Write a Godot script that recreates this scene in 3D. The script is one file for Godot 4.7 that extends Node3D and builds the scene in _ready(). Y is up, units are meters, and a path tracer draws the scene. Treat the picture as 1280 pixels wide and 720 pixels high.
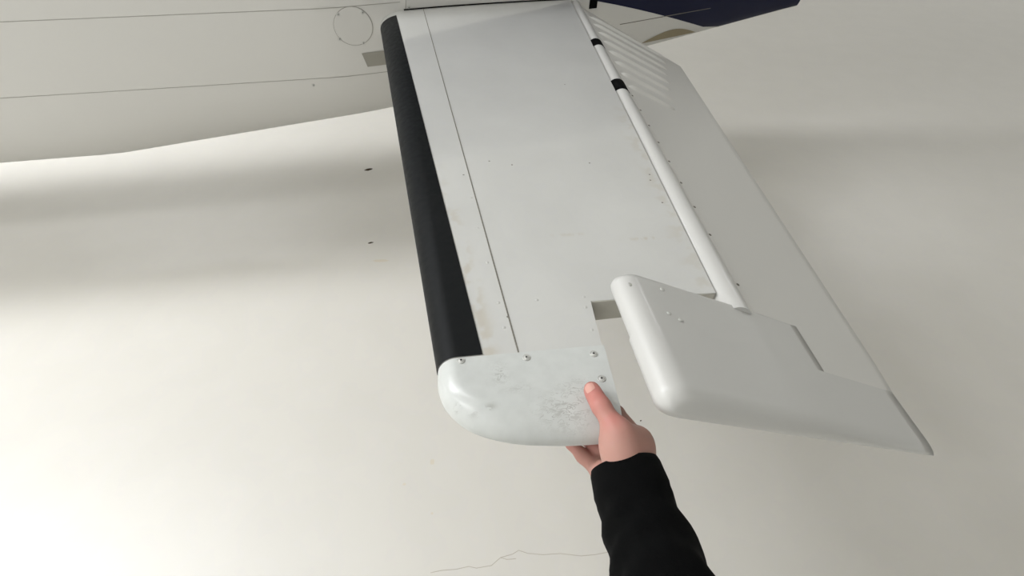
extends Node3D

# ---------- frame of the tail: X runs aft, Y up, Z outboard towards the tip ----------
const SPAN := 1.87
const TOP := 1.05            # height of the stabilizer's upper surface
const NOTCH := 1.621         # span station where the horn notch begins
const BELLY := 0.55         # the underside is this much flatter than the top
const JOINT := 1.708         # span station where the tip cap begins
const HINGE_DROP := 25.0     # degrees the elevator hangs down
const BOOT := 0.0632

var rng := RandomNumberGenerator.new()
var mats := {}

# ---------- helpers ----------
func commit(called: String, mesh: Mesh, mat: Material, parent: Node) -> MeshInstance3D:
	var o := MeshInstance3D.new()
	o.name = called
	o.mesh = mesh
	if mat: o.material_override = mat
	parent.add_child(o, true)
	return o

func tag(o: Node, label: String, category: String, group := "") -> Node:
	o.set_meta("label", label)
	o.set_meta("category", category)
	if group: o.set_meta("group", group)
	return o

func struct(o: Node) -> Node:
	o.set_meta("kind", "structure")
	return o

# A mesh collected as points and triangles, turned outwards, smooth where points are shared.
class Build:
	var v := PackedVector3Array()
	var uv := PackedVector2Array()
	var col := PackedColorArray()
	var f := PackedInt32Array()
	func add(p: Vector3, t := Vector2.ZERO, c := Color.WHITE) -> int:
		v.append(p); uv.append(t); col.append(c)
		return v.size() - 1
	func quad(a: int, b: int, c: int, d: int) -> void:
		f.append_array([a, b, c, a, c, d])
	func grid(rows: Array, closed := false, uvs := []) -> void:
		var nr := rows.size()
		var nc: int = rows[0].size()
		var at := v.size()
		for i in nr:
			for j in nc:
				add(rows[i][j], uvs[i][j] if uvs.size() else Vector2(float(j) / nc, float(i) / nr))
		for i in nr - 1:
			for j in (nc if closed else nc - 1):
				var k := (j + 1) % nc
				quad(at + i * nc + j, at + i * nc + k, at + (i + 1) * nc + k, at + (i + 1) * nc + j)
	func fan(ring: Array, flip := false) -> void:
		var m := Vector3.ZERO
		for p in ring: m += p
		m /= ring.size()
		var at := v.size()
		add(m, Vector2(m.x, m.z))
		for p in ring: add(p, Vector2(p.x, p.z))
		for j in ring.size():
			var a := at + 1 + j
			var b := at + 1 + (j + 1) % ring.size()
			if flip: f.append_array([at, b, a])
			else: f.append_array([at, a, b])
	# closed tube of rings with flat ends
	func loft(rings: Array, caps := true, uvs := []) -> void:
		grid(rings, true, uvs)
		if caps:
			fan(rings[0], false)
			fan(rings[-1], true)
	func mesh(hint := Vector3.ZERO) -> ArrayMesh:
		var s := 0.0
		var m := Vector3.ZERO
		if hint == Vector3.ZERO:
			for p in v: m += p
			m /= v.size()
		for i in range(0, f.size(), 3):
			var a := v[f[i]]
			var n := (v[f[i + 1]] - a).cross(v[f[i + 2]] - a)
			s += n.dot(hint) if hint != Vector3.ZERO else n.dot(a - m)
		var swap := s > 0.0
		var nrm := PackedVector3Array()
		nrm.resize(v.size())
		for i in range(0, f.size(), 3):
			var a := f[i]
			var b := f[i + 1]
			var c := f[i + 2]
			var n := (v[b] - v[a]).cross(v[c] - v[a])
			if not swap: n = -n
			nrm[a] += n; nrm[b] += n; nrm[c] += n
		var arr := []
		arr.resize(Mesh.ARRAY_MAX)
		for i in nrm.size():
			nrm[i] = nrm[i].normalized() if nrm[i].length() > 1e-14 else Vector3.UP
		var idx := f.duplicate()
		if swap:
			for i in range(0, idx.size(), 3):
				var t := idx[i + 1]
				idx[i + 1] = idx[i + 2]
				idx[i + 2] = t
		arr[Mesh.ARRAY_VERTEX] = v
		arr[Mesh.ARRAY_NORMAL] = nrm
		arr[Mesh.ARRAY_TEX_UV] = uv
		arr[Mesh.ARRAY_COLOR] = col
		arr[Mesh.ARRAY_INDEX] = idx
		var out := ArrayMesh.new()
		out.add_surface_from_arrays(Mesh.PRIMITIVE_TRIANGLES, arr)
		return out

func tube(b: Build, pts: Array, r, sides := 6, up := Vector3.UP) -> void:
	var rings := []
	for i in pts.size():
		var t: Vector3 = (pts[mini(i + 1, pts.size() - 1)] - pts[maxi(i - 1, 0)]).normalized()
		var s := t.cross(up).normalized()
		if s.length() < 0.1: s = t.cross(Vector3.RIGHT).normalized()
		var u := s.cross(t)
		var rad: float = r[i] if r is Array else r
		var ring := []
		for k in sides:
			var a := TAU * k / sides
			ring.append(pts[i] + (s * cos(a) + u * sin(a)) * rad)
		rings.append(ring)
	b.loft(rings)

func paint(c: Color, rough: float, spec := 0.5, coat := 0.0) -> StandardMaterial3D:
	var m := StandardMaterial3D.new()
	m.albedo_color = c
	m.roughness = rough
	m.metallic_specular = spec
	if coat > 0.0:
		m.clearcoat_enabled = true
		m.clearcoat = coat
		m.clearcoat_roughness = 0.08
	return m

func noise(freq: float, s: int, octaves := 4) -> FastNoiseLite:
	var n := FastNoiseLite.new()
	n.seed = s
	n.frequency = freq
	n.noise_type = FastNoiseLite.TYPE_SIMPLEX
	n.fractal_octaves = octaves
	return n

func noise_tex(freq: float, s: int, lo: Color, hi: Color, size := 512) -> NoiseTexture2D:
	var t := NoiseTexture2D.new()
	t.width = size; t.height = size
	t.seamless = true
	t.noise = noise(freq, s)
	var g := Gradient.new()
	g.set_color(0, lo); g.set_color(1, hi)
	t.color_ramp = g
	return t

# ---------- shape of the stabilizer ----------
func le(z: float) -> float: return lerpf(-0.5115, -0.3100, z / SPAN)
func te(z: float) -> float: return lerpf(0.2420, 0.0864, z / SPAN)
func hmax(z: float) -> float: return lerpf(0.050, 0.030, z / SPAN)
func trear(z: float) -> float: return lerpf(0.030, 0.0185, z / SPAN)
func mid(z: float) -> float: return TOP - hmax(z)
func nose(z: float) -> float: return lerpf(0.13, 0.062, z / SPAN) * (te(z) - le(z))
func fall(x: float, z: float) -> float:
	var r := nose(z)
	var t := clampf((x - le(z) - r) / (te(z) - le(z) - r), 0.0, 1.2)
	return lerpf(hmax(z), trear(z), pow(t, 1.6))
func half(x: float, z: float) -> float:
	var d := (x - le(z)) / nose(z)
	return fall(x, z) * (sqrt(maxf(0.0, 1.0 - pow(1.0 - minf(d, 1.0), 2.0))))
func top(x: float, z: float, lift := 0.0) -> Vector3:
	return Vector3(x, mid(z) + half(x, z) + lift, z)
func normal_at(x: float, z: float) -> Vector3:
	var e := 0.002
	return (top(x, z + e) - top(x, z - e)).cross(top(x + e, z) - top(x - e, z)).normalized()

# chordwise loop of a section from the trailing side over the top, round the nose and back below
func section(z: float, aft: float, front_only := -1.0, off := 0.0) -> Array:
	var up := []
	var n := 34
	var reach := aft - le(z) if front_only < 0.0 else front_only
	for i in n + 1:
		var t := 1.0 - float(i) / n
		var d := reach * t * t * (0.35 + 0.65 * t)
		var x := le(z) + d
		var h := half(x, z)
		var p := Vector3(x, h, 0)
		if off > 0.0:
			var e := 0.0005
			var g := Vector2(2.0 * e, half(x + e, z) - half(x - e if d > e else le(z), z))
			var nn := Vector2(-g.y, g.x).normalized() if d > 1e-4 else Vector2(-1, 0)
			p += Vector3(nn.x, nn.y, 0) * off
		up.append(p)
	var out := []
	for p in up: out.append(Vector3(p.x, mid(z) + p.y, z))
	for i in range(n - 1, -1, -1): out.append(Vector3(up[i].x, mid(z) - BELLY * up[i].y, z))
	return out

# ---------- shape of the fuselage tail cone ----------
const FN := 2.6
func fa(x: float) -> float: return clampf(0.30 - 0.18 * x, 0.05, 0.42)
func fcz(x: float) -> float: return -0.33 - 0.04 * x
func fb(x: float) -> float: return clampf(0.575 - 0.10 * x if x < 0.0 else 0.575 - 0.16 * x, 0.1, 0.75)
func fcy(x: float) -> float: return 1.205 if x < 0.0 else 1.205 + 0.02 * x
func fside(x: float, y: float, lift := 0.0) -> Vector3:
	var u := minf(absf((y - fcy(x)) / fb(x)), 1.0)
	return Vector3(x, y, fcz(x) + fa(x) * pow(1.0 - pow(u, FN), 1.0 / FN) + lift)
func band(x: float) -> float: return 1.085 - 0.16 * x - (0.10 * x * x if x > 0.0 else 0.0)   # lower edge of the navy paint
func fring(x: float, a0: float, a1: float, n: int) -> Array:
	var ring := []
	for i in n + 1:
		var a := lerpf(a0, a1, float(i) / n)
		var c := cos(a)
		var s := sin(a)
		ring.append(Vector3(x, fcy(x) + fb(x) * signf(s) * pow(absf(s), 2.0 / FN), fcz(x) + fa(x) * signf(c) * pow(absf(c), 2.0 / FN)))
	return ring

# ---------- shape of the elevator ----------
func el(xp: float, yp: float, z: float) -> Vector3:
	var d := deg_to_rad(HINGE_DROP)
	return Vector3(te(z) + 0.022 + xp * cos(d) + yp * sin(d), mid(z) - xp * sin(d) + yp * cos(d), z)
func echord(z: float) -> float: return lerpf(0.52, 0.30, clampf(z / SPAN, 0.0, 1.0))
func eskin(xp: float, z: float) -> float: return lerpf(0.0165, 0.0025, clampf(xp / echord(z), 0.0, 1.0))

func _ready() -> void:
	rng.seed = 7
	# ---- camera, air, exposure ----
	var cam := Camera3D.new()
	cam.name = "camera"
	cam.position = Vector3(0, 1.58, 0)
	cam.rotation_degrees = Vector3(-43.7, 0, 0)
	cam.fov = rad_to_deg(2.0 * atan(360.0 / 623.0))
	cam.near = 0.02
	add_child(cam)
	cam.current = true
	var we := WorldEnvironment.new()
	we.name = "world_environment"
	var env := Environment.new()
	env.background_mode = Environment.BG_COLOR
	env.background_color = Color(0.02, 0.02, 0.02)
	env.tonemap_mode = Environment.TONE_MAPPER_LINEAR
	env.tonemap_exposure = 0.99
	env.sdfgi_enabled = true
	env.ssao_enabled = true
	env.ssil_enabled = true
	we.environment = env
	add_child(we)

	make_materials()
	make_hangar()
	make_airplane()
	make_person()
	make_floor_marks()

func make_materials() -> void:
	# floor: worn cream coating
	var fm := StandardMaterial3D.new()
	fm.albedo_texture = noise_tex(0.006, 3, Color(0.818, 0.806, 0.776), Color(0.830, 0.818, 0.788), 1024)
	fm.uv1_triplanar = true
	fm.uv1_world_triplanar = true
	fm.uv1_scale = Vector3(0.45, 0.45, 0.45)
	fm.roughness = 0.38
	fm.metallic_specular = 0.5
	mats.floor = fm
	mats.crack = paint(Color(0.72, 0.69, 0.64), 0.9, 0.2)
	mats.stain = paint(Color(0.82, 0.79, 0.73), 0.7, 0.3)
	mats.dirt = paint(Color(0.30, 0.26, 0.22), 0.9, 0.2)
	mats.wall = paint(Color(0.93, 0.93, 0.92), 0.8, 0.3)
	mats.ceiling = paint(Color(0.90, 0.90, 0.89), 0.9, 0.2)
	var lamp := paint(Color(0.95, 0.95, 0.93), 0.5)
	lamp.emission_enabled = true
	lamp.emission = Color(1.0, 0.97, 0.90)
	lamp.emission_energy_multiplier = 2.0
	mats.lamp = lamp
	# aircraft paint
	mats.skin = paint(Color.WHITE, 0.40, 0.5, 1.0)
	mats.skin.albedo_texture = skin_print()
	mats.cap = paint(Color.WHITE, 0.28, 0.5)
	mats.cap.albedo_texture = cap_print()
	mats.white = paint(Color(0.785, 0.783, 0.768), 0.38, 0.5, 0.2)
	mats.hairline = paint(Color(0.62, 0.61, 0.58), 0.8)
	mats.body = paint(Color(0.82, 0.815, 0.795), 0.42, 0.5)
	mats.navy = paint(Color(0.055, 0.075, 0.19), 0.45, 0.35)
	mats.boot = paint(Color(0.050, 0.060, 0.066), 0.55, 0.3)
	var bt := noise_tex(0.03, 9, Color(0.45, 0.45, 0.45), Color(0.62, 0.62, 0.62), 256)
	mats.boot.roughness_texture = bt
	mats.boot.roughness = 1.0
	mats.boot.uv1_triplanar = true
	mats.boot.uv1_scale = Vector3(6, 6, 6)
	mats.seam = paint(Color(0.46, 0.445, 0.41), 0.8)
	mats.dark = paint(Color(0.02, 0.02, 0.02), 0.7, 0.2)
	mats.rib = paint(Color(0.72, 0.71, 0.67), 0.6)
	mats.tan = paint(Color(0.58, 0.54, 0.44), 0.8)
	mats.tape = paint(Color(0.60, 0.59, 0.55), 0.6)
	mats.metal = paint(Color(0.76, 0.76, 0.74), 0.35)
	mats.metal.metallic = 0.15
	# person
	var sk := paint(Color.WHITE, 0.5, 0.4)
	sk.vertex_color_use_as_albedo = true
	sk.subsurf_scatter_enabled = true
	sk.subsurf_scatter_strength = 0.12
	mats.flesh = sk
	mats.nail = paint(Color(0.82, 0.62, 0.57), 0.35)
	var cloth := paint(Color(0.024, 0.026, 0.027), 0.9, 0.2)
	cloth.rim_enabled = true
	cloth.rim = 0.08
	cloth.normal_enabled = true
	var nt := NoiseTexture2D.new()
	nt.width = 512; nt.height = 512; nt.seamless = true
	nt.as_normal_map = true
	nt.bump_strength = 4.0
	nt.noise = noise(0.08, 21)
	cloth.normal_texture = nt
	cloth.normal_scale = 0.6
	cloth.uv1_triplanar = true
	cloth.uv1_scale = Vector3(14, 14, 14)
	mats.cloth = cloth

# worn white paint of the stabilizer, laid out over X (chord) and Z (span)
func skin_print() -> ImageTexture:
	var w := 512
	var h := 1024
	var im := Image.create(w, h, false, Image.FORMAT_RGB8)
	var n1 := noise(0.006, 31)
	var n2 := noise(0.035, 32)
	var base := Color(0.790, 0.790, 0.775)
	var rust := Color(0.66, 0.60, 0.50)
	for j in h:
		var z := lerpf(-0.12, 1.88, float(j) / h)
		for i in w:
			var x := lerpf(-0.55, 0.35, float(i) / w)
			var c := base * (1.0 + 0.018 * n1.get_noise_2d(i, j))
			var d := 0.0
			# grime close behind the boot near the tip, along the trailing edge, and two streaks
			d += 0.30 * exp(-pow((x - le(z) - 0.073) / 0.012, 2.0)) * smoothstep(1.1, 1.55, z) * smoothstep(-0.1, 0.5, n2.get_noise_2d(i, j))
			d += 0.16 * exp(-pow((x - te(z) + 0.012) / 0.020, 2.0)) * smoothstep(0.8, 1.1, z) * smoothstep(-0.2, 0.5, n2.get_noise_2d(i, j))
			d += 0.35 * exp(-pow((z - 1.477) / 0.004, 2.0) - pow((x - 0.04) / 0.03, 2.0)) * smoothstep(-0.3, 0.4, n2.get_noise_2d(i * 3, j))
			d += 0.20 * exp(-pow((z - 1.455) / 0.004, 2.0) - pow((x + 0.09) / 0.03, 2.0)) * smoothstep(-0.3, 0.4, n2.get_noise_2d(i * 3, j))
			c = c.lerp(rust, clampf(d, 0.0, 0.6))
			c.a = 1.0
			im.set_pixel(i, j, c)
	return ImageTexture.create_from_image(im)

# scuffs on the tip cap
func cap_print() -> ImageTexture:
	var w := 640
	var h := 448
	var im := Image.create(w, h, false, Image.FORMAT_RGB8)
	var n1 := noise(0.012, 41)
	var n2 := noise(0.02, 42, 3)
	var base := Color(0.785, 0.795, 0.782)
	var scuff := Color(0.60, 0.60, 0.58)
	# x, z, reach along x, reach along z, strength, threshold
	var marks := [[-0.168, 1.800, 0.030, 0.022, 0.75, 0.05], [-0.192, 1.808, 0.010, 0.006, 0.7, -0.1], [-0.150, 1.775, 0.022, 0.014, 0.5, 0.1], [-0.246, 1.742, 0.010, 0.016, 0.6, 0.0], [-0.262, 1.787, 0.007, 0.004, 0.8, -0.3], [-0.283, 1.790, 0.006, 0.004, 0.5, -0.2], [-0.303, 1.776, 0.004, 0.004, 0.7, -0.3], [-0.225, 1.765, 0.02, 0.006, 0.35, 0.0]]
	for j in h:
		var z := lerpf(1.70, 1.86, float(j) / h)
		for i in w:
			var x := lerpf(-0.34, -0.09, float(i) / w)
			var c := base * (1.0 + 0.02 * n1.get_noise_2d(i, j))
			var v := n2.get_noise_2d(i * 0.9, j * 1.7)
			var d := 0.0
			for m in marks:
				var q: float = pow((x - m[0]) / m[2], 2.0) + pow((z - m[1]) / m[3], 2.0)
				if q < 4.0:
					d = maxf(d, m[4] * exp(-q) * 1.4 * maxf(1.0 - smoothstep(0.02, 0.085, absf(v)), 0.5 * smoothstep(0.22 + m[5], 0.5 + m[5], v)))
			c = c.lerp(scuff, d)
			c.a = 1.0
			im.set_pixel(i, j, c)
	return ImageTexture.create_from_image(im)

# ---------- the hangar ----------
func box(called: String, size: Vector3, at: Vector3, mat: Material, parent: Node = self) -> MeshInstance3D:
	var m := BoxMesh.new()
	m.size = size
	var o := commit(called, m, mat, parent)
	o.position = at
	return o

func make_hangar() -> void:
	struct(box("floor", Vector3(18.4, 0.2, 18.4), Vector3(0, -0.1, -1.5), mats.floor))
	struct(box("wall_left", Vector3(0.2, 5.2, 18.0), Vector3(-9.1, 2.6, -1.5), mats.wall))
	struct(box("wall_right", Vector3(0.2, 5.2, 18.0), Vector3(9.1, 2.6, -1.5), mats.wall))
	struct(box("wall_back", Vector3(18.4, 5.2, 0.2), Vector3(0, 2.6, -10.6), mats.wall))
	struct(box("wall_front", Vector3(18.4, 5.2, 0.2), Vector3(0, 2.6, 7.6), mats.wall))
	var ceil := box("ceiling", Vector3(18.4, 0.2, 18.4), Vector3(0, 5.3, -1.5), mats.ceiling)
	struct(ceil)
	# one bright row of panels over the fuselage, to the left; the others burn low
	var rows := [[-1.65, [-6.6], 20.0], [-1.65, [-4.5], 15.0], [-1.65, [-2.4], 4.5], [-7.5, [-6.8, -4.8, 6.5], 5.5], [2.0, [-6.5], 13.0], [2.0, [-4.0], 5.0], [5.5, [-6.0, -2.5, 3.0], 4.0]]
	for row in rows:
		for x in row[1]:
			var p := Vector3(x, 5.16, row[0])
			box("light_panel", Vector3(1.8, 0.06, 0.7), p - ceil.position, mats.lamp, ceil)
			var a := AreaLight3D.new()
			a.name = "panel_light"
			a.area_size = Vector2(1.8, 0.7)
			a.position = p + Vector3(0, -0.05, 0)
			a.rotation_degrees = Vector3(-90, 0, 0)
			a.light_color = Color(0.970, 0.980, 1.0)
			a.light_energy = row[2]
			a.area_range = 30.0
			a.area_attenuation = 2.0
			a.area_normalize_energy = true
			a.shadow_enabled = true
			add_child(a, true)

# ---------- the aircraft tail ----------
func make_airplane() -> void:
	var plane := Node3D.new()
	plane.name = "airplane"
	add_child(plane)
	plane.position = Vector3(0, 0, -2.15)
	plane.rotation_degrees.y = 7.5
	tag(plane, "white airplane tail with black rubber leading edge and scuffed rounded tip held by the hand", "airplane")
	make_fuselage(plane)
	make_stabilizer(plane)
	make_elevator(plane)

# disc with a cross recess in a cup washer, standing on y = 0
func screw_mesh(r: float) -> ArrayMesh:
	var prof := [Vector2(r * 1.35, 0), Vector2(r * 1.3, r * 0.28), Vector2(r * 1.08, r * 0.34), Vector2(r * 0.98, r * 0.12), Vector2(r * 0.9, r * 0.36), Vector2(r * 0.55, r * 0.46), Vector2(r * 0.3, r * 0.48)]
	var b := Build.new()
	var rings := []
	for p in prof:
		var ring := []
		for k in 16: ring.append(Vector3(cos(TAU * k / 16) * p.x, p.y, sin(TAU * k / 16) * p.x))
		rings.append(ring)
	b.grid(rings, true)
	var m := b.mesh(Vector3.UP)
	m.surface_set_material(0, mats.metal)
	var c := Build.new()
	var star := []
	for k in 16: star.append(Vector3(cos(TAU * k / 16), 0, sin(TAU * k / 16)) * r * (0.30 if k % 4 else 0.5) + Vector3(0, r * 0.49, 0))
	c.fan(star)
	var cm := c.mesh(Vector3.UP)
	m.add_surface_from_arrays(Mesh.PRIMITIVE_TRIANGLES, cm.surface_get_arrays(0))
	m.surface_set_material(1, mats.dark)
	return m

func dome_mesh(r: float, h: float) -> ArrayMesh:
	var b := Build.new()
	var rings := []
	for i in 5:
		var a := PI / 2 * i / 4
		var ring := []
		for k in 12: ring.append(Vector3(cos(TAU * k / 12) * r * maxf(cos(a), 0.02), h * sin(a), sin(TAU * k / 12) * r * maxf(cos(a), 0.02)))
		rings.append(ring)
	b.grid(rings, true)
	return b.mesh(Vector3.UP)

func seat(o: Node3D, p: Vector3, n: Vector3) -> void:
	var side := n.cross(Vector3.RIGHT).normalized()
	o.transform = Transform3D(Basis(n.cross(side).normalized() * -1.0, n, side).orthonormalized(), p)

func make_fuselage(plane: Node3D) -> void:
	var part := Node3D.new()
	part.name = "fuselage"
	plane.add_child(part)
	var xs := []
	for i in 61: xs.append(lerpf(-4.5, 1.45, float(i) / 60))
	var low := []
	var high := []
	for x in xs:
		var u: float = clampf((band(x) - fcy(x)) / fb(x), -0.98, 0.98)
		var a := asin(signf(u) * pow(absf(u), FN / 2.0))
		low.append(fring(x, a, -PI - a, 72))
		high.append(fring(x, a, PI - a, 40))
	var b := Build.new()
	b.grid(low)
	b.fan(low[0]); b.fan(low[-1], true)
	commit("white_skin", b.mesh(), mats.body, part)
	var b2 := Build.new()
	b2.grid(high)
	b2.fan(high[0]); b2.fan(high[-1], true)
	commit("navy_skin", b2.mesh(), mats.navy, part).set_meta("label", "navy blue painted upper side")
	# round inspection cover
	var c0 := Vector2(-0.597, 1.012)
	var rows := []
	for r in [[0.066, 0.0], [0.066, 0.0016], [0.064, 0.002], [0.04, 0.002], [0.001, 0.002]]:
		var row := []
		for k in 48: row.append(fside(c0.x + cos(TAU * k / 48) * r[0], c0.y + sin(TAU * k / 48) * r[0], r[1]))
		rows.append(row)
	var b3 := Build.new()
	b3.grid(rows, true)
	commit("inspection_cover", b3.mesh(Vector3.BACK), mats.body, part)
	var rim := []
	for k in 49: rim.append(fside(c0.x + cos(TAU * k / 48) * 0.067, c0.y + sin(TAU * k / 48) * 0.067, 0.0004))
	seam(rim, 0.0011, part)
	var sm := screw_mesh(0.0045)
	for q in [[-0.556, 1.056], [-0.575, 0.951], [-0.640, 1.058], [-0.655, 0.975], [-0.391, 1.058], [-0.48, 0.80], [-0.80, 0.80]]:
		var s := commit("screw", sm, null, part)
		seat(s, fside(q[0], q[1], 0.0015), Vector3(0.2, -0.05, 1).normalized())
	# skin laps
	for l in [[-1.9, 1.086, -0.42, 1.078], [-0.395, 1.10, -0.405, 1.045], [-1.9, 0.835, -0.40, 0.825]]:
		var pts := []
		for i in 40: pts.append(fside(lerpf(l[0], l[2], i / 39.0), lerpf(l[1], l[3], i / 39.0), 0.0))
		seam(pts, 0.0012, part)
	# grey patch ahead of the stabilizer
	var rows2 := []
	for i in 6:
		var row := []
		for j in 13: row.append(fside(lerpf(-0.589, -0.44, j / 12.0) + 0.002 * i, lerpf(0.913, 0.857, i / 5.0), 0.0022))
		rows2.append(row)
	var b4 := Build.new()
	b4.grid(rows2)
	commit("patch", b4.mesh(Vector3.BACK), mats.tape, part).set_meta("label", "grey rectangular patch")
	slot(part)
	# seam and tan opening behind the elevator
	var pts2 := []
	for i in 24: pts2.append(fside(lerpf(0.50, 0.95, i / 23.0), lerpf(0.905, 0.93, i / 23.0), 0.0005))
	seam(pts2, 0.0016, part, "seam")
	var rows3 := []
	for i in 5:
		var row := []
		for j in 17:
			var t := j / 16.0
			var lens := sin(PI * t) * 0.045
			row.append(fside(lerpf(0.640, 0.93, t), 0.795 + 0.02 * t + lens * (1.0 - i / 4.0), 0.0015))
		rows3.append(row)
	var b5 := Build.new()
	b5.grid(rows3)
	commit("opening", b5.mesh(Vector3.BACK), mats.tan, part).set_meta("label", "tan lens-shaped opening in the skin")

func slot(part: Node3D) -> void:
	var rows := []
	for i in 6:
		var row := []
		for j in 6: row.append(fside(lerpf(0.338, 0.374, j / 5.0), lerpf(1.04, 0.985, i / 5.0), 0.0015))
		rows.append(row)
	var b := Build.new()
	b.grid(rows)
	commit("elevator_slot", b.mesh(Vector3.BACK), mats.dark, part).set_meta("label", "dark slot for the elevator shaft")

func seam(pts: Array, r: float, part: Node3D, mat := "hairline") -> void:
	var b := Build.new()
	tube(b, pts, r, 5, Vector3(0.1, 0.9, 0.4))
	commit("seam", b.mesh(), mats[mat], part)

func make_stabilizer(plane: Node3D) -> void:
	var part := Node3D.new()
	part.name = "horizontal_stabilizer"
	plane.add_child(part)
	# skin: the full chord as far as the notch, the forward half beyond it
	var b := Build.new()
	for span in [[-0.11, NOTCH, 40], [NOTCH, JOINT + 0.004, 4]]:
		var rings := []
		var uvs := []
		for i in span[2] + 1:
			var z := lerpf(span[0], span[1], float(i) / span[2])
			var aft := te(z) if span[1] == NOTCH else lerpf(-0.0935, -0.0995, (z - NOTCH) / (JOINT - NOTCH))
			var ring := section(z, aft)
			rings.append(ring)
			var row := []
			for p in ring: row.append(Vector2((p.x + 0.55) / 0.9, (p.z + 0.12) / 2.0))
			uvs.append(row)
		b.grid(rings, false, uvs)
		b.fan(rings[0]); b.fan(rings[-1], true)
		var wall := []
		for ring in rings: wall.append([ring[-1], ring[0]])
		b.grid(wall)
	commit("skin", b.mesh(), mats.skin, part)
	# rib that closes the notch
	var rib := Build.new()
	var loop := []
	var back := []
	for i in 13:
		var x := lerpf(-0.092, te(NOTCH) - 0.001, i / 12.0)
		loop.append(Vector3(x, mid(NOTCH) + half(x, NOTCH) - 0.0008, NOTCH + 0.0015))
	for i in 13:
		var x := lerpf(te(NOTCH) - 0.001, -0.092, i / 12.0)
		loop.append(Vector3(x, mid(NOTCH) - BELLY * half(x, NOTCH) + 0.0008, NOTCH + 0.0015))
	for p in loop: back.append(p - Vector3(0, 0, 0.003))
	rib.loft([loop, back])
	commit("closing_rib", rib.mesh(), mats.rib, part)
	# rubber boot
	var bo := Build.new()
	var rings2 := []
	for i in 33:
		var z := lerpf(0.112, JOINT - 0.002, i / 32.0)
		rings2.append(section(z, 0.0, BOOT, 0.0014))
	var inner := []
	bo.grid(rings2)
	commit("deicing_boot", bo.mesh(Vector3(-0.2, 0.3, 0.05)), mats.boot, part).set_meta("label", "black rubber boot along the leading edge")
	# lap of the leading edge skin
	var lap := Build.new()
	var rows := []
	for i in 41:
		var z := lerpf(0.03, JOINT, i / 40.0)
		var x := lerpf(-0.3405, -0.2160, (z - 0.03) / (JOINT - 0.03))
		rows.append([top(x - 0.0011, z, 0.0002), top(x - 0.0009, z, 0.0008), top(x + 0.0009, z, 0.0008), top(x + 0.0011, z, 0.0002)])
	lap.grid(rows)
	commit("lap_joint", lap.mesh(Vector3.UP), mats.seam, part)
	# black gap seal where the stabilizer meets the fuselage
	var seal := []
	for i in 50:
		var x := lerpf(-0.41, 0.24, i / 49.0)
		var z := 0.0
		for k in 12: z = fside(x, top(x, z).y).z
		seal.append(top(x, z + 0.003, 0.0005))
	var sb := Build.new()
	tube(sb, seal, 0.0035, 6)
	commit("root_seal", sb.mesh(), mats.dark, part)
	# small rivets
	var rm := dome_mesh(0.0026, 0.0009)
	for q in [[-0.2324, 1.6096], [-0.1744, 1.6104], [-0.1017, 1.6111], [-0.1045, 1.633], [-0.106, 1.6777], [-0.2526, 1.3244], [-0.2483, 1.4214], [-0.2403, 1.5161], [-0.2300, 1.66]]:
		var r := commit("rivet", rm, mats.skin if q[1] < 1.5 else mats.white, part)
		seat(r, top(q[0], q[1]), normal_at(q[0], q[1]))
	var dm := dome_mesh(0.0022, 0.0007)
	for q in [[-0.1592, 1.2095], [0.006, 1.214], [0.1207, 1.2674], [0.1149, 1.2891], [0.1111, 1.3702], [0.0419, 0.7895], [-0.262, 1.24], [-0.222, 1.64], [-0.205, 1.19]]:
		var r := commit("rivet", dm, mats.seam, part)
		seat(r, top(q[0], q[1], -0.0003), normal_at(q[0], q[1]))
	make_cap(part)
	var sm := screw_mesh(0.0040)
	for q in [[-0.294, 1.7128], [-0.2067, 1.7184], [-0.115, 1.7221], [-0.1149, 1.7635]]:
		var s := commit("screw", sm, null, part)
		seat(s, top(q[0], q[1], 0.0008), normal_at(q[0], q[1]))

# outline of the tip cap from the leading edge round the corner to the trailing corner
func cap_outline() -> Array:
	var c := Curve3D.new()
	c.bake_interval = 0.002
	var pts := [Vector2(-0.3278, JOINT), Vector2(-0.3275, 1.7379), Vector2(-0.3162, 1.7703), Vector2(-0.2875, 1.8018), Vector2(-0.2401, 1.8234), Vector2(-0.1824, 1.8343), Vector2(-0.1354, 1.8383), Vector2(-0.1040, 1.8385)]
	for i in pts.size():
		var t: Vector2 = (pts[mini(i + 1, pts.size() - 1)] - pts[maxi(i - 1, 0)]) / 6.0
		c.add_point(Vector3(pts[i].x, 0, pts[i].y), Vector3(-t.x, 0, -t.y), Vector3(t.x, 0, t.y))
	var out := []
	var n := 64
	for i in n + 1: out.append(c.sample_baked(c.get_baked_length() * i / n, true))
	return out

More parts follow.
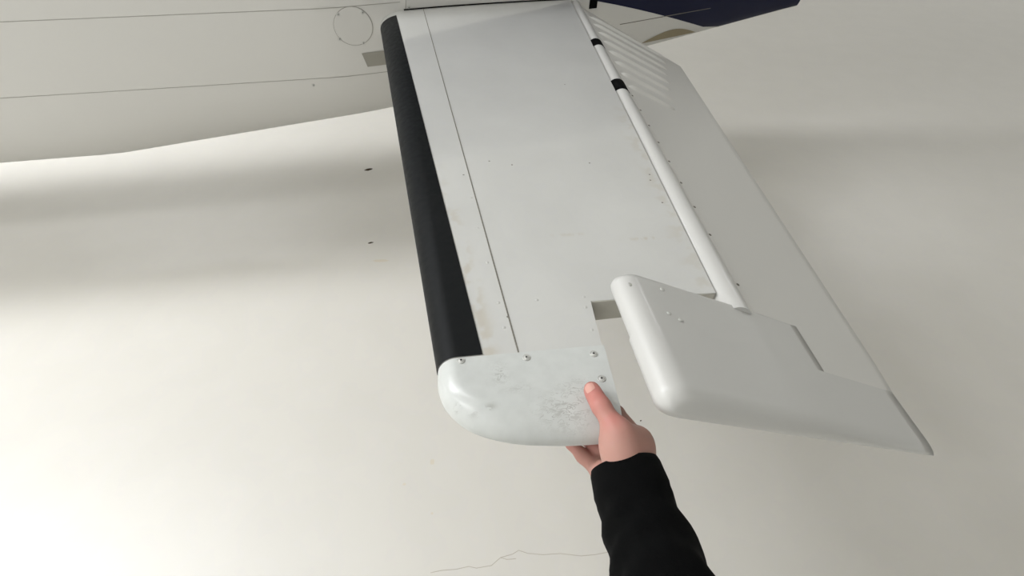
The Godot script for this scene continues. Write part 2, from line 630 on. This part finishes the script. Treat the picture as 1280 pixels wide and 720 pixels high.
func make_cap(part: Node3D) -> void:
	var outline := cap_outline()
	var d0 := Vector3(-0.0967, 0, JOINT)
	var n := 34
	var b := Build.new()
	var wall_top := []
	var wall_low := []
	for side in [1.0, -1.0]:
		var rows := []
		var uvs := []
		for o in outline:
			var row := []
			var uvr := []
			for j in n + 1:
				var t := float(j) / n
				var p: Vector3 = o.lerp(d0, t * t * (0.3 + 0.7 * t))
				var dist := 10.0
				for k in outline.size() - 1:
					var q := Geometry3D.get_closest_point_to_segment(p, outline[k], outline[k + 1])
					dist = minf(dist, q.distance_to(p))
				var r := lerpf(nose(JOINT), 0.050, smoothstep(1.76, 1.83, p.z))
				var h := fall(p.x, p.z) * sqrt(maxf(0.0, 1.0 - pow(1.0 - minf(dist / r, 1.0), 2.0)))
				row.append(Vector3(p.x, mid(p.z) + (1.0 if side > 0.0 else -BELLY) * (h + 0.0008 * minf(1.0, dist / 0.01)), p.z))
				uvr.append(Vector2((p.x + 0.34) / 0.25, (p.z - 1.70) / 0.16))
			rows.append(row)
			uvs.append(uvr)
		var one := Build.new()
		one.grid(rows, false, uvs)
		# keep both halves turned outwards
		var s := 0.0
		for i in range(0, one.f.size(), 3):
			var a := one.v[one.f[i]]
			s += (one.v[one.f[i + 1]] - a).cross(one.v[one.f[i + 2]] - a).y
		var at := b.v.size()
		b.v.append_array(one.v); b.uv.append_array(one.uv); b.col.append_array(one.col)
		for i in range(0, one.f.size(), 3):
			var sw: bool = s * side < 0.0
			b.f.append_array([at + one.f[i], at + one.f[i + (2 if sw else 1)], at + one.f[i + (1 if sw else 2)]])
		for r in [rows[-1], rows[0]]:
			if side > 0.0: wall_top.append(r)
			else: wall_low.append(r)
	# walls along the trailing edge and inside the joint
	for k in 2:
		var at := b.v.size()
		for j in n + 1: b.add(wall_top[k][j], Vector2(0.9, 0.3))
		for j in n + 1: b.add(wall_low[k][j], Vector2(0.9, 0.3))
		for j in n:
			if k == 0: b.quad(at + j, at + j + 1, at + n + 2 + j, at + n + 1 + j)
			else: b.quad(at + j + 1, at + j, at + n + 1 + j, at + n + 2 + j)
	commit("tip_cap", b.mesh(), mats.cap, part).set_meta("label", "scuffed rounded white tip cap with four screws")

func make_elevator(plane: Node3D) -> void:
	var part := Node3D.new()
	part.name = "elevator"
	plane.add_child(part)
	# sheet skin: a wedge from behind the nose to the trailing edge; its inboard edge is cut at a slant
	var b := Build.new()
	var rings := []
	for i in 41:
		var t := i / 40.0
		var ring := []
		for side in [1.0, -1.0]:
			for j in 15:
				var u := j / 14.0 if side > 0.0 else 1.0 - j / 14.0
				var z0 := lerpf(-0.07, 0.03, u)
				var z1 := lerpf(1.836, 1.836, u)
				var z := lerpf(z0, z1, t)
				var c := echord(z) * lerpf(1.0, 1.0 - 0.06 * pow(maxf(0.0, t - 0.9) * 10.0, 2.0), u)
				var x := lerpf(0.012, c, u)
				ring.append(el(x, side * eskin(x, z), z))
		rings.append(ring)
	b.loft(rings)
	commit("skin", b.mesh(), mats.body, part)
	# round nose
	var nb := Build.new()
	var pts := []
	for i in 30: pts.append(el(0, 0, lerpf(-0.11, 1.66, i / 29.0)))
	tube(nb, pts, 0.0248, 24)
	commit("leading_edge", nb.mesh(), mats.white, part)
	# black bands over the hinges
	for s in [[0.393, 0.455], [0.752, 0.822]]:
		var hb := Build.new()
		tube(hb, [el(0, 0, s[0]), el(0, 0, lerpf(s[0], s[1], 0.5)), el(0, 0, s[1])], 0.0258, 24)
		commit("hinge_band", hb.mesh(), mats.dark, part).set_meta("label", "black band over the elevator hinge")
	# pressed stiffening beads on the upper skin
	var zs := [0.045, 0.14, 0.24, 0.34, 0.445, 0.545, 0.645, 0.745]
	for k in zs.size():
		var z: float = zs[k]
		var reach: float = echord(z) * lerpf(0.84, 0.50, k / 7.0)
		var rows := []
		for i in 21:
			var t := i / 20.0
			var x := lerpf(0.032, reach, t)
			var w := 0.015 * lerpf(1.0, 0.75, t) * minf(1.0, sqrt(minf(t, 1.0 - t) * 9.0) + 0.02)
			var hh := 0.0100 * lerpf(1.0, 0.7, t) * minf(1.0, sqrt(minf(t, 1.0 - t) * 9.0))
			var row := []
			for j in 11:
				var s := j / 10.0 * 2.0 - 1.0
				row.append(el(x, eskin(x, z) - 0.0004 + hh * (0.5 + 0.5 * cos(PI * s)), z + s * w))
			rows.append(row)
		var bb := Build.new()
		bb.grid(rows)
		commit("stiffening_bead", bb.mesh(Vector3.UP), mats.body, part)
	var rm := dome_mesh(0.0030, 0.0015)
	for z in [0.82, 0.915, 1.005, 1.095, 1.185, 1.275, 1.365, 1.455, 1.59]:
		var r := commit("rivet", rm, mats.seam, part)
		seat(r, el(0.0290, eskin(0.0290, z) + 0.0002, z), Vector3(0.42, 0.9, 0))
	# horn balance ahead of the hinge line
	commit("horn", horn_mesh(1.648, 1.750, 0.0, false), mats.white, part)
	commit("horn_cap", horn_mesh(1.746, 1.855, 0.0015, true), mats.white, part)
	var hm := dome_mesh(0.0034, 0.0012)
	for q in [[-0.214, 1.672, 1.0], [-0.16, 1.668, 1.0], [-0.165, 1.715, 1.0], [-0.148, 1.722, 1.0]]:
		var r := commit("rivet", hm, mats.metal, part)
		seat(r, el(q[0], horn_half(q[0], -0.225) * q[2] + 0.0005, q[1]), Vector3(0.3, 0.95, 0).normalized())

func horn_half(x: float, x0: float) -> float:
	var d := (x - x0) / 0.028
	var s := sqrt(maxf(0.0, 1.0 - pow(1.0 - minf(d, 1.0), 2.0)))
	if x > 0.012: return 0.0165 - 0.014 * x / 0.31 + 0.0011
	return s * lerpf(0.0215, 0.01706, smoothstep(x0, 0.012, x))

func horn_mesh(z0: float, z1: float, grow: float, rounded: bool) -> ArrayMesh:
	var b := Build.new()
	var rings := []
	for i in 25:
		var t := i / 24.0
		var z := lerpf(z0, z1, t if not rounded else 1.0 - pow(1.0 - t, 1.7))
		var k := 1.0
		var inset := 0.0
		var edge := 0.022
		if rounded and z > z1 - edge:
			var q := (z - z1 + edge) / edge
			k = sqrt(maxf(0.004, 1.0 - q * q))
			inset = edge * (1.0 - sqrt(maxf(0.0, 1.0 - q * q)))
		elif not rounded and z < z0 + 0.006:
			var q := 1.0 - (z - z0) / 0.006
			k = 1.0 - 0.25 * q * q
			inset = 0.004 * q * q
		var x0 := lerpf(-0.227, -0.205, (z - 1.648) / 0.207) - grow + inset
		var ring := []
		for side in [1.0, -1.0]:
			for j in 40:
				var u := j / 39.0 if side > 0.0 else 1.0 - j / 39.0
				if side < 0.0 and (j == 0 or j == 39): continue
				var x := lerpf(x0, 0.302 if rounded else 0.13, pow(1.0 - u, 2.0))
				ring.append(el(x, side * k * (horn_half(x, x0) + grow), z))
		rings.append(ring)
	b.loft(rings)
	return b.mesh()

# ---------- the person: one forearm and hand ----------
func smin(a: float, b: float, k: float) -> float:
	var h := maxf(k - absf(a - b), 0.0) / k
	return minf(a, b) - h * h * k * 0.25

# bones: [a, b, ra, rb, k]; surface nets over a grid of the given cell
func flesh(bones: Array, cell: float, tint: Callable) -> ArrayMesh:
	var lo := Vector3.INF
	var hi := -Vector3.INF
	for q in bones:
		for e in [0, 1]:
			var r: float = q[2 + e] + 0.012
			lo = lo.min(q[e] - Vector3.ONE * r)
			hi = hi.max(q[e] + Vector3.ONE * r)
	var n := Vector3i(((hi - lo) / cell).ceil()) + Vector3i.ONE * 2
	var field := PackedFloat32Array()
	field.resize(n.x * n.y * n.z)
	field.fill(1.0)
	for q in bones:
		var a: Vector3 = q[0]
		var ab: Vector3 = q[1] - a
		var l2 := maxf(ab.length_squared(), 1e-9)
		var ra: float = q[2]
		var rb: float = q[3]
		var k: float = q[4]
		var m := maxf(ra, rb) + k + cell * 2.0
		var c0 := Vector3i(((a.min(q[1]) - Vector3.ONE * m - lo) / cell).floor()).clamp(Vector3i.ZERO, n - Vector3i.ONE)
		var c1 := Vector3i(((a.max(q[1]) + Vector3.ONE * m - lo) / cell).ceil()).clamp(Vector3i.ZERO, n - Vector3i.ONE)
		for z in range(c0.z, c1.z + 1):
			for y in range(c0.y, c1.y + 1):
				var at := (z * n.y + y) * n.x
				for x in range(c0.x, c1.x + 1):
					var p := lo + Vector3(x, y, z) * cell - a
					var t := clampf(p.dot(ab) / l2, 0.0, 1.0)
					var d := (p - ab * t).length() - lerpf(ra, rb, t)
					field[at + x] = smin(field[at + x], d, k)
	var b := Build.new()
	var id := PackedInt32Array()
	id.resize(field.size())
	id.fill(-1)
	var sx := 1
	var sy := n.x
	var sz := n.x * n.y
	var corner := [0, sx, sy, sx + sy, sz, sx + sz, sy + sz, sx + sy + sz]
	var cpos := [Vector3(0, 0, 0), Vector3(1, 0, 0), Vector3(0, 1, 0), Vector3(1, 1, 0), Vector3(0, 0, 1), Vector3(1, 0, 1), Vector3(0, 1, 1), Vector3(1, 1, 1)]
	var edges := [[0, 1], [2, 3], [4, 5], [6, 7], [0, 2], [1, 3], [4, 6], [5, 7], [0, 4], [1, 5], [2, 6], [3, 7]]
	for z in n.z - 1:
		for y in n.y - 1:
			for x in n.x - 1:
				var at := z * sz + y * sy + x
				var f0 := field[at] < 0.0
				var same := true
				for c in range(1, 8):
					if (field[at + corner[c]] < 0.0) != f0:
						same = false
						break
				if same: continue
				var s := Vector3.ZERO
				var cnt := 0
				for e in edges:
					var fa_: float = field[at + corner[e[0]]]
					var fb_: float = field[at + corner[e[1]]]
					if (fa_ < 0.0) != (fb_ < 0.0):
						s += cpos[e[0]].lerp(cpos[e[1]], fa_ / (fa_ - fb_))
						cnt += 1
				var p := lo + (Vector3(x, y, z) + s / cnt) * cell
				id[at] = b.add(p, Vector2.ZERO, tint.call(p))
	for z in range(1, n.z - 1):
		for y in range(1, n.y - 1):
			for x in range(1, n.x - 1):
				var at := z * sz + y * sy + x
				var ins := field[at] < 0.0
				for ax in [[sx, sy, sz], [sy, sz, sx], [sz, sx, sy]]:
					if (field[at + ax[0]] < 0.0) == ins: continue
					var a0 := id[at]
					var a1 := id[at - ax[1]]
					var a2 := id[at - ax[1] - ax[2]]
					var a3 := id[at - ax[2]]
					if a0 < 0 or a1 < 0 or a2 < 0 or a3 < 0: continue
					if ins: b.quad(a0, a1, a2, a3)
					else: b.quad(a3, a2, a1, a0)
	return b.mesh()

func make_person() -> void:
	var who := Node3D.new()
	who.name = "person"
	add_child(who)
	tag(who, "person in black long-sleeved jacket gripping the white tail tip with a bare hand", "person")
	var palm := Color(0.48, 0.265, 0.218)
	var red := Color(0.53, 0.185, 0.16)
	var w := [Vector3(0.1440, 1.013, -0.235), Vector3(0.1370, 1.008, -0.234), Vector3(0.1290, 1.001, -0.233), Vector3(0.1210, 0.995, -0.233)]
	var chains := [
		[Vector3(0.1550, 1.0190, -0.3140), Vector3(0.1430, 0.9870, -0.3730), Vector3(0.1196, 0.9820, -0.3965), Vector3(0.0934, 0.9900, -0.4045)],
		[Vector3(0.1470, 0.9940, -0.3080), Vector3(0.1253, 0.9740, -0.3656), Vector3(0.1019, 0.9720, -0.3870), Vector3(0.0784, 0.9840, -0.3925)],
		[Vector3(0.1320, 0.9820, -0.3000), Vector3(0.1036, 0.9680, -0.3440), Vector3(0.0840, 0.9690, -0.3640), Vector3(0.0660, 0.9820, -0.3680)],
		[Vector3(0.1165, 0.9770, -0.2910), Vector3(0.0925, 0.9710, -0.3190), Vector3(0.0790, 0.9730, -0.3360), Vector3(0.0650, 0.9850, -0.3440)]]
	var radii := [[0.0126, 0.0105, 0.0092, 0.0080], [0.0135, 0.0105, 0.0092, 0.0082], [0.0130, 0.0098, 0.0088, 0.0078], [0.0120, 0.0088, 0.0078, 0.0068]]
	var bones := []
	# forearm and palm first, blended softly; then the thumb; each finger as a chain of its own
	bones.append([Vector3(0.150, 1.005, -0.195), Vector3(0.139, 1.008, -0.240), 0.025, 0.023, 0.02])
	bones.append([Vector3(0.140, 1.001, -0.195), Vector3(0.127, 1.000, -0.240), 0.024, 0.021, 0.02])
	for i in 4: bones.append([w[i], chains[i][0], 0.0150, radii[i][0], 0.016])
	bones.append([Vector3(0.1350, 1.0120, -0.2480), Vector3(0.1245, 1.0490, -0.3010), 0.0200, 0.0158, 0.022])
	bones.append([Vector3(0.1245, 1.0490, -0.3010), Vector3(0.1225, 1.0570, -0.3060), 0.0152, 0.0140, 0.012])
	bones.append([Vector3(0.1270, 1.0460, -0.3010), Vector3(0.1525, 1.0200, -0.3120), 0.0140, 0.0128, 0.024])
	bones.append([Vector3(0.1280, 1.0370, -0.2860), Vector3(0.1480, 1.0230, -0.2980), 0.0175, 0.0155, 0.024])
	bones.append([Vector3(0.1380, 1.0170, -0.2500), Vector3(0.1420, 1.0270, -0.2980), 0.0190, 0.0155, 0.024])
	bones.append([Vector3(0.1180, 0.9960, -0.2550), Vector3(0.1130, 0.9850, -0.2930), 0.0150, 0.0120, 0.018])
	bones.append([Vector3(0.1225, 1.0570, -0.3050), Vector3(0.1068, 1.0640, -0.3350), 0.0132, 0.0114, 0.008])
	bones.append([Vector3(0.1068, 1.0640, -0.3350), Vector3(0.0990, 1.0600, -0.3625), 0.0113, 0.0089, 0.006])
	bones.append([Vector3(0.1035, 1.0590, -0.3480), Vector3(0.1005, 1.0585, -0.3580), 0.0102, 0.0099, 0.006])
	for i in 4:
		for j in 3:
			bones.append([chains[i][j], chains[i][j + 1], radii[i][j], radii[i][j + 1], 0.005 if j else 0.008])
	var spots := [[Vector3(0.101, 1.066, -0.352), 0.034], [Vector3(0.080, 0.962, -0.360), 0.035], [Vector3(0.105, 0.960, -0.345), 0.030], [Vector3(0.118, 1.066, -0.312), 0.014]]
	var body := commit("body", flesh(bones, 0.0030, func(p: Vector3) -> Color:
		var t := 0.0
		for q in spots: t = maxf(t, exp(-pow(p.distance_to(q[0]) / q[1], 2.0)))
		var c := palm.lerp(red, t * 0.8)
		return Color(c.r, c.g, c.b)), mats.flesh, who)
	# thumbnail
	var nb := Build.new()
	var fwd := (Vector3(0.0990, 1.0600, -0.3625) - Vector3(0.1068, 1.0640, -0.3350)).normalized()
	var up := (Vector3(-0.55, 0.83, 0.0) - fwd * fwd.dot(Vector3(-0.55, 0.83, 0.0))).normalized()
	var side := fwd.cross(up)
	var rows := []
	for i in 9:
		var t := i / 8.0 * 2.0 - 1.0
		var row := []
		for j in 9:
			var u := (j / 8.0 * 2.0 - 1.0) * 0.0062 * pow(maxf(0.0, 1.0 - pow(absf(t), 4.0)), 0.35)
			row.append(Vector3(0.1003, 1.0606, -0.3580) + fwd * t * 0.0070 + side * u + up * (sqrt(0.0102 * 0.0102 - u * u) + 0.0003 - 0.0006 * t))
		rows.append(row)
	nb.grid(rows)
	commit("thumbnail", nb.mesh(up), mats.nail, body)
	# sleeve from the cuff to the shoulder
	var path := Curve3D.new()
	path.bake_interval = 0.004
	var stops := [Vector3(0.1340, 1.014, -0.2850), Vector3(0.1430, 1.004, -0.2300), Vector3(0.1545, 1.000, -0.1680), Vector3(0.166, 0.995, -0.08), Vector3(0.185, 0.992, 0.01), Vector3(0.205, 1.06, 0.06), Vector3(0.215, 1.20, 0.10), Vector3(0.215, 1.38, 0.14)]
	for i in stops.size():
		var t: Vector3 = (stops[mini(i + 1, stops.size() - 1)] - stops[maxi(i - 1, 0)]) / 6.0
		path.add_point(stops[i], -t, t)
	var len := path.get_baked_length()
	var n1 := noise(9.0, 61, 3)
	var sb := Build.new()
	var rings := []
	var spread := [[0.0, 0.0415], [0.06, 0.0455], [0.12, 0.0520], [0.2, 0.058], [0.32, 0.062], [0.42, 0.066], [0.75, 0.078]]
	for i in 121:
		var d := len * i / 120.0
		var p := path.sample_baked(d, true)
		var t := (path.sample_baked(minf(d + 0.004, len), true) - path.sample_baked(maxf(d - 0.004, 0.0), true)).normalized()
		var sx := t.cross(Vector3(0, 0.9, -0.44)).normalized()
		var sy := sx.cross(t)
		var r := 0.0
		for k in spread.size() - 1:
			if d >= spread[k][0]: r = lerpf(spread[k][1], spread[k + 1][1], clampf((d - spread[k][0]) / (spread[k + 1][0] - spread[k][0]), 0.0, 1.0))
		if d > len - 0.07: r *= sqrt(maxf(0.02, 1.0 - pow((d - len + 0.07) / 0.07, 2.0)))
		var ring := []
		for k in 64:
			var a := TAU * k / 64
			var q := p + (sx * cos(a) + sy * sin(a)) * r
			var fold := 0.0016 * sin(d * 150.0 + 9.0 * n1.get_noise_3dv(q * 0.2) + 2.0 * sin(a) + 3.0 * n1.get_noise_3dv(q * 0.4)) * smoothstep(0.02, 0.06, d) + 0.006 * n1.get_noise_3dv(q) * smoothstep(0.0, 0.05, d)
			fold += 0.0016 * (smoothstep(0.002, 0.006, d) - smoothstep(0.030, 0.033, d))   # the stitched cuff stands out a little
			ring.append(p + (sx * cos(a) * 0.96 + sy * sin(a) * 1.07) * (r + fold))
		if i == 0:
			var inner := []
			for q in ring: inner.append(p + (q - p) * 0.80 + t * 0.03)
			rings.append(inner)
			var lip := []
			for q in ring: lip.append(p + (q - p) * 0.95 - t * 0.0005)
			rings.append(lip)
		rings.append(ring)
	sb.grid(rings, true)
	sb.fan(rings[-1])
	commit("sleeve", sb.mesh(), mats.cloth, who).set_meta("label", "black jacket sleeve")

func make_floor_marks() -> void:
	var floor_node := get_node("floor")
	# hairline cracks in the coating
	var paths := [
		[Vector2(-0.235, -0.472), Vector2(-0.205, -0.478), Vector2(-0.165, -0.481), Vector2(-0.125, -0.487), Vector2(-0.105, -0.483), Vector2(-0.060, -0.490), Vector2(-0.035, -0.512), Vector2(0.0, -0.522), Vector2(0.018, -0.533), Vector2(0.045, -0.523), Vector2(0.090, -0.519), Vector2(0.14, -0.522), Vector2(0.20, -0.517), Vector2(0.245, -0.520), Vector2(0.285, -0.526)],
		[Vector2(-0.035, -0.512), Vector2(-0.015, -0.505), Vector2(0.01, -0.508)]]
	for q in paths:
		var pts := []
		for p in q: pts.append(Vector3(p.x + 0.003 * rng.randf(), 0.0002, p.y + 0.003 * rng.randf()))
		var b := Build.new()
		tube(b, pts, 0.0007, 5)
		var c := commit("crack", b.mesh(), mats.crack, floor_node)
		c.position = Vector3(0, 0.1, 1.5)
	# faint rub marks and drips
	for q in [[-0.640, -1.845, 0.040, 0.010], [-0.268, -0.808, 0.008, 0.010], [-0.249, -0.637, 0.004, 0.004], [-0.35, -0.73, 0.006, 0.004]]:
		var b := Build.new()
		var ring := []
		for k in 20: ring.append(Vector3(cos(TAU * k / 20) * q[2] * (0.8 + 0.35 * rng.randf()), 0.0003, sin(TAU * k / 20) * q[3] * (0.8 + 0.35 * rng.randf())))
		b.fan(ring)
		var c := commit("stain", b.mesh(Vector3.UP), mats.stain, floor_node)
		c.position = Vector3(q[0], 0.1, q[1] + 1.5)
	# scraps of dirt, each a crumpled flake
	var says := ["dark brown scrap of dirt on the cream floor just under the fuselage shadow's far edge", "small dark grey crumb on the cream floor left of the black leading edge", "tiny dark speck on the cream floor between the hand and the horn"]
	var where := [[-0.875, -2.700, 0.026, 0.012], [-0.717, -1.985, 0.014, 0.006], [0.462, -0.964, 0.0035, 0.0025]]
	for i in 3:
		var q: Array = where[i]
		var b := Build.new()
		var rings := []
		for r in [1.0, 0.95, 0.6, 0.05]:
			var ring := []
			for k in 14:
				var wob := 0.75 + 0.4 * rng.randf()
				ring.append(Vector3(cos(TAU * k / 14) * q[2] * r * wob, (1.0 - r * r) * q[3] * 0.5, sin(TAU * k / 14) * q[3] * r * wob))
			rings.append(ring)
		b.grid(rings, true)
		b.fan(rings[0])
		var c := commit("dirt_scrap", b.mesh(), mats.dirt, self)
		c.position = Vector3(q[0], 0.0002, q[1])
		c.rotation_degrees.y = 25.0
		tag(c, says[i], "dirt", "scraps of dirt on the floor")
